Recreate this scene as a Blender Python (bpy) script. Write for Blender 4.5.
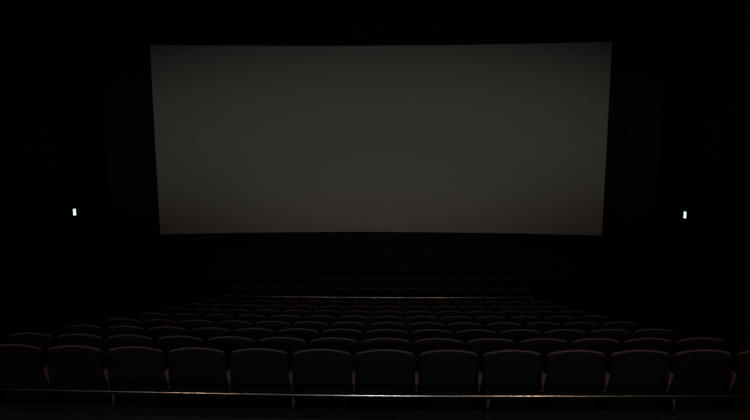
import bpy, bmesh, math
from mathutils import Matrix, Vector

for o in list(bpy.data.objects):
    bpy.data.objects.remove(o, do_unlink=True)
scene = bpy.context.scene
COL = scene.collection

# ------------------------------------------------------------------ camera
# hall frame: x across, y towards the screen, z up; the lens stands at the origin
YAW, PITCH, ROLL, FPX = 0.0277, 0.1384, -0.0023, 580.0
fw = Vector((-math.sin(YAW)*math.cos(PITCH), math.cos(YAW)*math.cos(PITCH), -math.sin(PITCH)))
r0 = Vector((math.cos(YAW), math.sin(YAW), 0)); u0 = r0.cross(fw)
rt = math.cos(ROLL)*r0 + math.sin(ROLL)*u0; up = rt.cross(fw)
cam = bpy.data.cameras.new('camera'); cam.sensor_width = 36.0; cam.lens = FPX/750*36.0
cam.clip_start = 0.05; cam.clip_end = 100
cam_o = bpy.data.objects.new('camera', cam); COL.objects.link(cam_o)
cam_o.matrix_world = Matrix(((rt.x, up.x, -fw.x, 0), (rt.y, up.y, -fw.y, 0), (rt.z, up.z, -fw.z, 0), (0, 0, 0, 1)))
scene.camera = cam_o

# ------------------------------------------------------------------ world, exposure
w = bpy.data.worlds.new('world'); scene.world = w; w.use_nodes = True
w.node_tree.nodes['Background'].inputs[0].default_value = (0, 0, 0, 1)
w.node_tree.nodes['Background'].inputs[1].default_value = 0.0
vs = scene.view_settings
vs.view_transform = 'Standard'; vs.look = 'None'; vs.exposure = 0.0; vs.gamma = 1.0; vs.use_curve_mapping = False

# ------------------------------------------------------------------ lights of the hall (all behind the photographer)
def spot(name, loc, aim, power, colour, size_deg, blend, radius):
    l = bpy.data.lights.new(name, 'SPOT'); l.energy = power; l.color = colour
    l.spot_size = math.radians(size_deg); l.spot_blend = blend; l.shadow_soft_size = radius
    o = bpy.data.objects.new(name, l); COL.objects.link(o); o.location = loc
    o.rotation_euler = (Vector(aim)-Vector(loc)).to_track_quat('-Z', 'Y').to_euler()
    return o
# two dimmed warm house lamps near the back wall, and the pale glow of the projection port between them
WARM = (1.0, 0.68, 0.47)
spot('house_lamp', (-4.6, -3.0, 3.8), (-4.9, 10.0, -4.0), 185.0, WARM, 60, 1.0, 0.12)
spot('house_lamp', (3.3, -3.0, 3.8), (3.6, 10.0, -4.0), 215.0, WARM, 60, 1.0, 0.09)
spot('projection_port_glow', (-0.13, -4.2, 1.0), (-0.2, 7.0, -4.6), 195.0, (0.92, 1.0, 0.95), 48, 1.0, 0.08)
# faint idle projector light, its cone shaped to imitate lens vignetting on the screen
beam = spot('projector_vignette_beam', (-0.25, -4.2, 0.9), (-0.35, 18.5, -0.2), 590.0, (1.0, 0.985, 0.87), 62, 1.0, 0.05)
beam.scale = (1.0, 0.325, 1.0)

# ------------------------------------------------------------------ layout (metres)
CX = -0.382                       # middle of the hall
SEAT = 0.57; X0 = -0.3351         # seat pitch, edge of the middle seat
D1, PIT, KARC = 4.9588, 1.0852, 0.006
H1, RISE, R2 = 1.9518, 0.2998, 0.0049
TOP = 0.95                        # height of a seat above its floor
def row_y(n): return D1 + PIT*n
def row_top(n): return -H1 - RISE*n + R2*n*n
def arc(x): return KARC*(x-CX)**2
FRONT_Z = -5.03
FRONT_ROWS = [14.6, 15.6, 16.6]
WALL = 9.0; YB, YF = -4.6, 18.95; ZC = 4.6
RAIL_Y, RAIL_Z, PAR_Z = 4.3, -2.068, -2.225
FRAIL_Y, FRAIL_Z = 13.3, -3.947

# ------------------------------------------------------------------ helpers
def material(name, base, rough=0.6, metal=0.0, noise=0.0, scale=40.0, spec=0.5, emit=None, estr=0.0, sheen=0.0, bump=0.0):
    m = bpy.data.materials.new(name); m.use_nodes = True
    nt = m.node_tree; b = nt.nodes['Principled BSDF']
    b.inputs['Base Color'].default_value = (*base, 1); b.inputs['Roughness'].default_value = rough
    b.inputs['Metallic'].default_value = metal; b.inputs['Specular IOR Level'].default_value = spec
    b.inputs['Sheen Weight'].default_value = sheen
    if noise or bump:
        tc = nt.nodes.new('ShaderNodeTexCoord'); nz = nt.nodes.new('ShaderNodeTexNoise')
        nz.inputs['Scale'].default_value = scale; nz.inputs['Detail'].default_value = 4
        nt.links.new(tc.outputs['Object'], nz.inputs['Vector'])
        if noise:
            cr = nt.nodes.new('ShaderNodeValToRGB')
            cr.color_ramp.elements[0].position = 0.3; cr.color_ramp.elements[1].position = 0.7
            cr.color_ramp.elements[0].color = (*[c*(1-noise) for c in base], 1)
            cr.color_ramp.elements[1].color = (*[min(1, c*(1+noise)) for c in base], 1)
            nt.links.new(nz.outputs['Fac'], cr.inputs['Fac']); nt.links.new(cr.outputs['Color'], b.inputs['Base Color'])
        if bump:
            bp = nt.nodes.new('ShaderNodeBump'); bp.inputs['Strength'].default_value = bump
            bp.inputs['Distance'].default_value = 0.003
            nt.links.new(nz.outputs['Fac'], bp.inputs['Height']); nt.links.new(bp.outputs['Normal'], b.inputs['Normal'])
    if emit:
        b.inputs['Emission Color'].default_value = (*emit, 1); b.inputs['Emission Strength'].default_value = estr
    return m

M = dict(
    wall=material('black_wall_cloth', (0.05, 0.05, 0.05), 0.95, noise=0.25, scale=6, spec=0.1),
    ceiling=material('black_ceiling', (0.055, 0.055, 0.055), 0.95, spec=0.1, noise=0.2, scale=3),
    carpet=material('dark_carpet', (0.018, 0.014, 0.014), 0.95, noise=0.35, scale=90, spec=0.1),
    masking=material('black_masking_velvet', (0.034, 0.034, 0.034), 1.0, spec=0.0, noise=0.2, scale=12),
    screen=material('matte_white_screen', (0.80, 0.80, 0.79), 0.9, noise=0.015, scale=2.5, spec=0.1),
    fabric=material('dark_red_moquette', (0.27, 0.185, 0.20), 0.8, noise=0.18, scale=160, spec=0.2, sheen=0.1, bump=0.2),
    shell=material('charcoal_back_shell', (0.022, 0.021, 0.022), 0.75, noise=0.2, scale=60, spec=0.15),
    pad=material('dark_red_seat_pad', (0.16, 0.09, 0.095), 0.85, noise=0.2, scale=160, spec=0.2),
    standard=material('red_brown_side_panel', (0.34, 0.18, 0.26), 0.4, noise=0.2, scale=30),
    plastic=material('black_plastic', (0.02, 0.02, 0.02), 0.5, noise=0.1, scale=50),
    steel=material('brushed_steel', (0.62, 0.61, 0.59), 0.22, metal=1.0, noise=0.04, scale=25),
    post=material('dark_painted_steel', (0.09, 0.09, 0.09), 0.5, metal=0.6, noise=0.1, scale=25),
    cap=material('dark_laminate_cap', (0.05, 0.05, 0.048), 0.5, noise=0.15, scale=20),
    sign_panel=material('lit_sign_panel', (0.9, 0.95, 0.9), 0.5, emit=(0.93, 1.0, 0.94), estr=1.35),
    sign_green=material('lit_sign_green', (0.02, 0.35, 0.12), 0.5, emit=(0.05, 0.75, 0.30), estr=0.9),
    housing=material('grey_sign_housing', (0.05, 0.05, 0.05), 0.6, noise=0.1, scale=30),
)

def add_box(bm, x0, x1, y0, y1, z0, z1):
    v = [bm.verts.new((x, y, z)) for z in (z0, z1) for y in (y0, y1) for x in (x0, x1)]
    for f in ((0, 2, 3, 1), (4, 5, 7, 6), (0, 1, 5, 4), (2, 6, 7, 3), (0, 4, 6, 2), (1, 3, 7, 5)):
        bm.faces.new([v[i] for i in f])
def add_rings(bm, rings, caps=True, closed=True):
    R = [[bm.verts.new(p) for p in ring] for ring in rings]
    n = len(R[0])
    for a, b in zip(R, R[1:]):
        for i in range(n if closed else n-1):
            j = (i+1) % n
            bm.faces.new((a[i], a[j], b[j], b[i]))
    if caps:
        bm.faces.new(list(reversed(R[0]))); bm.faces.new(R[-1])
def tube_rings(pts, r, n=12):
    out = []
    for i, p in enumerate(pts):
        a = Vector(pts[max(0, i-1)]); b = Vector(pts[min(len(pts)-1, i+1)])
        t = (b-a).normalized(); ref = Vector((0, 0, 1)) if abs(t.z) < 0.9 else Vector((0, 1, 0))
        s = t.cross(ref).normalized(); q = s.cross(t)
        out.append([Vector(p) + s*r*math.cos(2*math.pi*k/n) + q*r*math.sin(2*math.pi*k/n) for k in range(n)])
    return out
def mesh(name, bm, mat, smooth=False, bevel=0.0):
    if bevel:
        bmesh.ops.bevel(bm, geom=list(bm.edges), offset=bevel, segments=2, affect='EDGES', profile=0.5)
    bmesh.ops.recalc_face_normals(bm, faces=list(bm.faces))
    me = bpy.data.meshes.new(name); bm.to_mesh(me); bm.free()
    me.materials.append(M[mat])
    if smooth:
        for p in me.polygons: p.use_smooth = True
    return me
def obj(name, me, parent=None, loc=(0, 0, 0), rot=(0, 0, 0)):
    o = bpy.data.objects.new(name, me); COL.objects.link(o)
    o.location = loc; o.rotation_euler = rot
    if parent: o.parent = parent
    return o
def tag(o, label, cat, group=None):
    o['label'] = label; o['category'] = cat
    if group: o['group'] = group
    return o
def struct(name, bm, mat, smooth=False, label=None, cat=None):
    o = obj(name, mesh(name, bm, mat, smooth)); o['kind'] = 'structure'
    if label: o['label'] = label
    if cat: o['category'] = cat
    return o
def boxmesh(name, mat, b, bevel=0.0):
    bm = bmesh.new(); add_box(bm, *b); return mesh(name, bm, mat, bevel=bevel)

# ------------------------------------------------------------------ the hall
XL, XR = CX-WALL, CX+WALL
T = 0.2
FZ0 = FRONT_Z-0.25
bm = bmesh.new(); add_box(bm, XL-T, XL, YB-T, YF+T, FZ0-0.2, ZC); struct('wall_left', bm, 'wall', label='black side wall left of the screen', cat='wall')
bm = bmesh.new(); add_box(bm, XR, XR+T, YB-T, YF+T, FZ0-0.2, ZC); struct('wall_right', bm, 'wall', label='black side wall right of the screen', cat='wall')
bm = bmesh.new(); add_box(bm, XL, XR, YF, YF+T, FZ0-0.2, ZC); struct('wall_front', bm, 'wall', label='black front wall behind the cinema screen', cat='wall')
bm = bmesh.new(); add_box(bm, XL, XR, YB-T, YB, FZ0-0.2, ZC); struct('wall_back', bm, 'wall', label='black rear wall behind the photographer', cat='wall')
bm = bmesh.new(); add_box(bm, XL-T, XR+T, YB-T, YF+T, ZC, ZC+T); struct('ceiling', bm, 'ceiling', label='black ceiling above the auditorium', cat='ceiling')

# stepped floor: one curved terrace per row, a flat area before the screen
prof = [(YB, -1.62), (2.2, -1.62), (2.2, row_top(0)-TOP)]
for n in range(1, 8):
    e = row_y(n)-0.30
    prof += [(e, row_top(n-1)-TOP), (e, row_top(n)-TOP)]
e = FRAIL_Y+0.12
prof += [(e, row_top(7)-TOP), (e, FRONT_Z), (YF, FRONT_Z)]
bm = bmesh.new()
xs = [XL+(XR-XL)*i/24 for i in range(25)]
sec = []
for x in xs:
    ring = [(x, y + (arc(x) if 2.2 < y < YF else 0), z) for y, z in prof]
    ring += [(x, YF, FZ0-0.2), (x, YB, FZ0-0.2)]
    sec.append(ring)
add_rings(bm, sec)
struct('floor', bm, 'carpet', label='dark carpeted stepped floor under the seat rows', cat='floor')

# low parapet wall behind the nearest row, with a cap
PX0, PX1 = XL+1.2, XR-1.2
px = [PX0+(PX1-PX0)*i/24 for i in range(25)]
def strip(bm, yc, hw, z0, z1):
    add_rings(bm, [[(x, yc-hw+arc(x), z0), (x, yc+hw+arc(x), z0), (x, yc+hw+arc(x), z1), (x, yc-hw+arc(x), z1)] for x in px])
bm = bmesh.new(); strip(bm, RAIL_Y, 0.06, row_top(0)-TOP, PAR_Z-0.03)
struct('wall_parapet', bm, 'wall', label='low dark parapet wall under the near handrail', cat='wall')
bm = bmesh.new(); strip(bm, RAIL_Y, 0.08, PAR_Z-0.03, PAR_Z)
struct('trim_1', bm, 'cap', label='dark cap along the top of the low parapet', cat='trim')

# ------------------------------------------------------------------ screen
D, HW, ZT, ZB, SAG = 18.5, 6.95, 2.5617, -3.2942, 0.5387
def sy(x): return D - SAG*((x-CX)/HW)**2
scr = bpy.data.objects.new('projection_screen', None); COL.objects.link(scr); scr.location = (CX, D, ZB)
tag(scr, 'wide curved blank cinema screen, unlit grey white, on the front wall', 'screen')
N = 48
bm = bmesh.new()
add_rings(bm, [[(a*HW, -SAG*a*a, 0), (a*HW, -SAG*a*a+0.02, 0), (a*HW, -SAG*a*a+0.02, ZT-ZB), (a*HW, -SAG*a*a, ZT-ZB)]
               for a in [-1+2*i/N for i in range(N+1)]])
obj('screen_sheet', mesh('screen_sheet', bm, 'screen'), scr)
def mask_part(a0, a1, z0, z1, n):
    bm = bmesh.new()
    rr = []
    for i in range(n+1):
        a = a0+(a1-a0)*i/n; y = -SAG*min(a*a, 1.2)
        rr.append([(a*HW, y-0.03, z0), (a*HW, y+0.06, z0), (a*HW, y+0.06, z1), (a*HW, y-0.03, z1)])
    add_rings(bm, rr)
    m = obj('masking', mesh('masking', bm, 'masking'), scr); m['label'] = 'black masking border'
HZ = ZT-ZB
mask_part(-1.0, 1.0, HZ+0.001, HZ+0.45, N)
mask_part(-1.0, 1.0, -0.35, -0.001, N)
mask_part(-1.08, -1.0005, -0.35, HZ+0.45, 3)
mask_part(1.0005, 1.08, -0.35, HZ+0.45, 3)

# ------------------------------------------------------------------ cinema seats
# outline of the back: gently arched top, rounded shoulders, narrower foot
def outline(w, top, bot, sag, rc, foot):
    pts = []
    h = w/2
    nb = 6
    for i in range(nb+1): pts.append((-foot/2 + foot*i/nb, bot))
    # right side up to the shoulder
    for t in (0.33, 0.66): pts.append((foot/2+(h-foot/2)*t, bot+(top-sag-rc-bot)*t))
    for k in range(5):
        a = math.pi/2*k/4*0.92
        pts.append((h-rc+rc*math.cos(a), top-sag-rc+rc*math.sin(a)))
    x1 = h-rc+rc*math.cos(math.pi/2*0.92); z1 = top-sag-rc+rc*math.sin(math.pi/2*0.92)
    for k in range(1, 12):
        x = x1-2*x1*k/12; pts.append((x, z1+(top-z1)*(1-(x/x1)**2)))
    for k in range(5):
        a = math.pi/2*0.92*(1-k/4)
        pts.append((-(h-rc+rc*math.cos(a)), top-sag-rc+rc*math.sin(a)))
    for t in (0.66, 0.33): pts.append((-(foot/2+(h-foot/2)*t), bot+(top-sag-rc-bot)*t))
    return pts
def inset(pts, d, cx=0.0, cz=None, w=None):
    zs = [p[1] for p in pts]; xm = max(p[0] for p in pts); zm = (max(zs)+min(zs))/2; hz = (max(zs)-min(zs))/2
    return [(p[0]*(xm-d)/xm, zm+(p[1]-zm)*(hz-d)/hz) for p in pts]
LEAN = 0.20                       # the back leans towards the photographer going up
def back_y(z): return (TOP-z)*LEAN
def padded(name, mat, out, layers):
    bm = bmesh.new(); rings = []
    for d, y in layers:
        rings.append([(x, back_y(z)+y, z) for x, z in inset(out, d)])
    add_rings(bm, rings)
    return mesh(name, bm, mat, smooth=True)
out_back = outline(0.525, TOP, 0.40, 0.028, 0.05, 0.47)
back_me = padded('backrest', 'fabric', out_back,
                 [(0.06, 0.0), (0.016, 0.0), (0.004, 0.008), (0.0, 0.018), (0.006, 0.030), (0.024, 0.046), (0.06, 0.068), (0.14, 0.078)])
out_shell = outline(0.530, TOP-0.013, 0.33, 0.028, 0.05, 0.455)
shell_me = padded('back_shell', 'shell', out_shell,
                  [(0.10, -0.019), (0.03, -0.017), (0.008, -0.012), (0.0, -0.002), (0.0, 0.034)])
# tip-up seat pad, folded against the back
bm = bmesh.new()
ol = outline(0.47, 0.20, -0.24, 0.02, 0.06, 0.45)
add_rings(bm, [[(x, y, z) for x, z in inset(ol, d)] for d, y in ((0.05, -0.05), (0.01, -0.045), (0, -0.02), (0, 0.02), (0.015, 0.05), (0.06, 0.06))])
pad_me = mesh('seat_cushion', bm, 'pad', smooth=True)
pan_me = boxmesh('seat_pan', 'plastic', (-0.20, 0.20, -0.075, -0.05, -0.20, 0.14), 0.006)
# armrest, its cup ring, and the panel below it
def arm_ring(y, hw, z0, z1):
    c = 0.012
    return [(-hw+c, y, z0), (hw-c, y, z0), (hw, y, z0+c), (hw, y, z1-c), (hw-c, y, z1), (-hw+c, y, z1), (-hw, y, z1-c), (-hw, y, z0+c)]
bm = bmesh.new()
add_rings(bm, [arm_ring(0.030, 0.018, 0.652, 0.692), arm_ring(0.050, 0.024, 0.645, 0.70), arm_ring(0.30, 0.030, 0.645, 0.70), arm_ring(0.50, 0.034, 0.65, 0.70), arm_ring(0.535, 0.026, 0.655, 0.692)])
arm_me = mesh('armrest', bm, 'plastic', smooth=True)
bm = bmesh.new()
nn = 16
cr = []
for r, z in ((0.040, 0.700), (0.043, 0.706), (0.037, 0.708), (0.034, 0.700), (0.032, 0.66), (0.002, 0.658)):
    cr.append([(r*math.cos(2*math.pi*k/nn), 0.475+r*math.sin(2*math.pi*k/nn), z) for k in range(nn)])
add_rings(bm, cr, caps=False)
cup_me = mesh('cup_holder', bm, 'plastic', smooth=True)
# side panel: broad at the armrest, a narrowing rear edge that shows in the gap, a foot on the floor
bm = bmesh.new()
def pring(z, y0, y1, hw): return [(-hw, y0, z), (hw, y0, z), (hw, y1, z), (-hw, y1, z)]
add_rings(bm, [pring(0.0, 0.24, 0.44, 0.035), pring(0.02, 0.24, 0.44, 0.035), pring(0.03, 0.28, 0.40, 0.012), pring(0.30, 0.20, 0.42, 0.008),
               pring(0.46, 0.095, 0.46, 0.007), pring(0.69, 0.05, 0.49, 0.010)])
std_me = mesh('side_panel', bm, 'plastic')
bm = bmesh.new()
add_rings(bm, [pring(0.49, 0.062, 0.10, 0.006), pring(0.55, 0.042, 0.10, 0.010), pring(0.66, 0.014, 0.10, 0.0175), pring(0.676, 0.012, 0.06, 0.0175)])
end_me = mesh('end_bracket', bm, 'standard')

ORD = ['first', 'second', 'third', 'fourth', 'fifth', 'sixth', 'seventh', 'eighth', 'ninth', 'tenth', 'eleventh', 'twelfth', 'thirteenth', 'fourteenth']
def to_px(p):
    p = Vector(p); d = p.dot(fw)
    return 375+FPX*p.dot(rt)/d
def build_seat(x, y, z, last, label, group, rz):
    s = bpy.data.objects.new('cinema_seat', None); COL.objects.link(s)
    s.location = (x, y, z); s.rotation_euler = (0, 0, rz); tag(s, label, 'seat', group)
    b = obj('backrest', back_me, s); sh = obj('back_shell', shell_me, b); sh['label'] = 'charcoal rear shell'
    c = obj('seat_cushion', pad_me, s, (0, 0.225, 0.56), (math.radians(-10), 0, 0)); obj('seat_pan', pan_me, c)
    for sx in ((-1, 1) if last else (-1,)):
        p = obj('side_panel', std_me, s, (sx*SEAT/2, 0, 0))
        eb = obj('end_bracket', end_me, p, (0, -0.008, 0.045)); eb['label'] = 'pinkish tapered rear bracket'
        a = obj('armrest', arm_me, s, (sx*SEAT/2, 0, 0.045)); obj('cup_holder', cup_me, a)
    return s
rows = [(row_y(n), row_top(n)-TOP) for n in range(8)] + [(y, FRONT_Z) for y in FRONT_ROWS]
where = ['in the row nearest the camera'] + ['in the %s row from the camera' % ORD[n] for n in range(1, 7)] + \
        ['in the last row before the far handrail', 'in the first row beyond the far handrail',
         'in the second row beyond the far handrail', 'in the row closest to the screen']
for n, (ry, rz) in enumerate(rows):
    row = []
    for j in range(-7, 7):
        x = X0 + SEAT*(j+0.5)
        row.append((x, to_px((x, ry+arc(x), rz+TOP))))
    seen = [i for i, (x, u) in enumerate(row) if -28 < u < 778]
    for i, (x, u) in enumerate(row):
        if i in seen:
            k = seen.index(i); m = len(seen)-1-k
            pos = 'leftmost' if k == 0 else 'rightmost' if m == 0 else '%s from left' % ORD[k] if k <= m else '%s from right' % ORD[m]
        else:
            pos = 'past the %s edge' % ('left' if u < 0 else 'right')
        ang = math.atan(2*KARC*(x-CX))
        build_seat(x, ry+arc(x), rz, i == len(row)-1, 'dark red cinema seat, %s, %s' % (pos, where[n]),
                   'cinema seats ' + where[n], ang)

# ------------------------------------------------------------------ handrails
def handrail(label, y, z, zfoot, x0, x1, post_xs, r, group=None):
    h = bpy.data.objects.new('handrail', None); COL.objects.link(h); h.location = (CX, y, zfoot)
    tag(h, label, 'handrail')
    n = 40
    pts = [(x0+(x1-x0)*i/n, y+arc(x0+(x1-x0)*i/n), z) for i in range(n+1)]
    loc = lambda p: (p[0]-CX, p[1]-y, p[2]-zfoot)
    bm = bmesh.new(); add_rings(bm, tube_rings([loc(p) for p in pts], r, 20))
    obj('rail', mesh('rail', bm, 'steel', smooth=True), h)
    pb = bmesh.new(); add_rings(pb, tube_rings([(0, 0, 0), (0, 0, z-zfoot-r*0.6)], r*0.75, 12)); pm = mesh('post', pb, 'post', smooth=True)
    fb = bmesh.new(); add_rings(fb, tube_rings([(0, 0, 0), (0, 0, 0.008), (0, 0, 0.012)], r*1.9, 16)); fm = mesh('base_flange', fb, 'post')
    for xp in post_xs:
        p = obj('post', pm, h, (xp-CX, arc(xp), 0)); obj('base_flange', fm, p)
    return h
handrail('near steel handrail on the low parapet along the bottom edge', RAIL_Y, RAIL_Z, PAR_Z, -6.8, 6.1,
         [-6.57, -5.11, -3.66, -2.21, -0.765, 0.76, 2.21, 3.66, 5.11], 0.021)
handrail('far thin steel handrail in front of the distant seat rows', FRAIL_Y, FRAIL_Z, row_top(7)-TOP, -4.3, 3.55,
         [-4.2, -2.7, -1.2, 0.3, 1.8, 3.45], 0.019)

# ------------------------------------------------------------------ lit exit signs on the side walls
def exit_sign(x, y, z, side, label):
    # built facing +x, then turned for the right wall
    e = bpy.data.objects.new('exit_sign', None); COL.objects.link(e)
    e.location = (x, y, z); e.rotation_euler = (0, 0, 0 if side < 0 else math.pi)
    tag(e, label, 'exit sign', 'lit exit signs on the side walls')
    obj('housing', boxmesh('housing', 'housing', (0.0, 0.045, -0.080, 0.080, -0.104, 0.104), 0.006), e)
    p = obj('sign_panel', boxmesh('sign_panel', 'sign_panel', (0.043, 0.050, -0.069, 0.069, -0.093, 0.093)), e)
    p['label'] = 'glowing white panel'
    # running figure and doorway, thin raised green shapes
    bm = bmesh.new()
    def flat(poly):
        add_rings(bm, [[(xx, a, b) for a, b in poly] for xx in (0.0495, 0.0515)])
    def limb(a, b, wd):
        a = Vector(a); b = Vector(b); t = (b-a).normalized(); nrm = Vector((-t.y, t.x))*wd/2
        flat([a+nrm, a-nrm, b-nrm, b+nrm])
    flat([(0.012+0.014*math.cos(2*math.pi*k/12), 0.064+0.014*math.sin(2*math.pi*k/12)) for k in range(12)])
    limb((0.008, 0.046), (-0.010, -0.006), 0.024)
    limb((0.010, 0.042), (0.036, 0.022), 0.010); limb((0.036, 0.022), (0.050, 0.034), 0.010)
    limb((0.004, 0.040), (-0.026, 0.030), 0.010); limb((-0.026, 0.030), (-0.034, 0.008), 0.010)
    limb((-0.008, -0.006), (0.020, -0.028), 0.013); limb((0.020, -0.028), (0.014, -0.060), 0.011)
    limb((-0.012, -0.006), (-0.026, -0.038), 0.013); limb((-0.026, -0.038), (-0.056, -0.046), 0.011)
    g = obj('running_figure', mesh('running_figure', bm, 'sign_green'), p); g['label'] = 'green running figure'
    bm = bmesh.new()
    for a, b in (((-0.062, -0.082), (-0.062, 0.086)), ((-0.066, 0.086), (0.066, 0.086)), ((0.062, 0.086), (0.062, -0.082))):
        limb(a, b, 0.007)
    g = obj('doorway_outline', mesh('doorway_outline', bm, 'sign_green'), p); g['label'] = 'green doorway outline'
exit_sign(XL, 16.70, -2.4035, -1, 'small glowing exit sign on the wall left of the screen')
exit_sign(XR, 16.973, -2.496, 1, 'small glowing exit sign on the wall right of the screen')
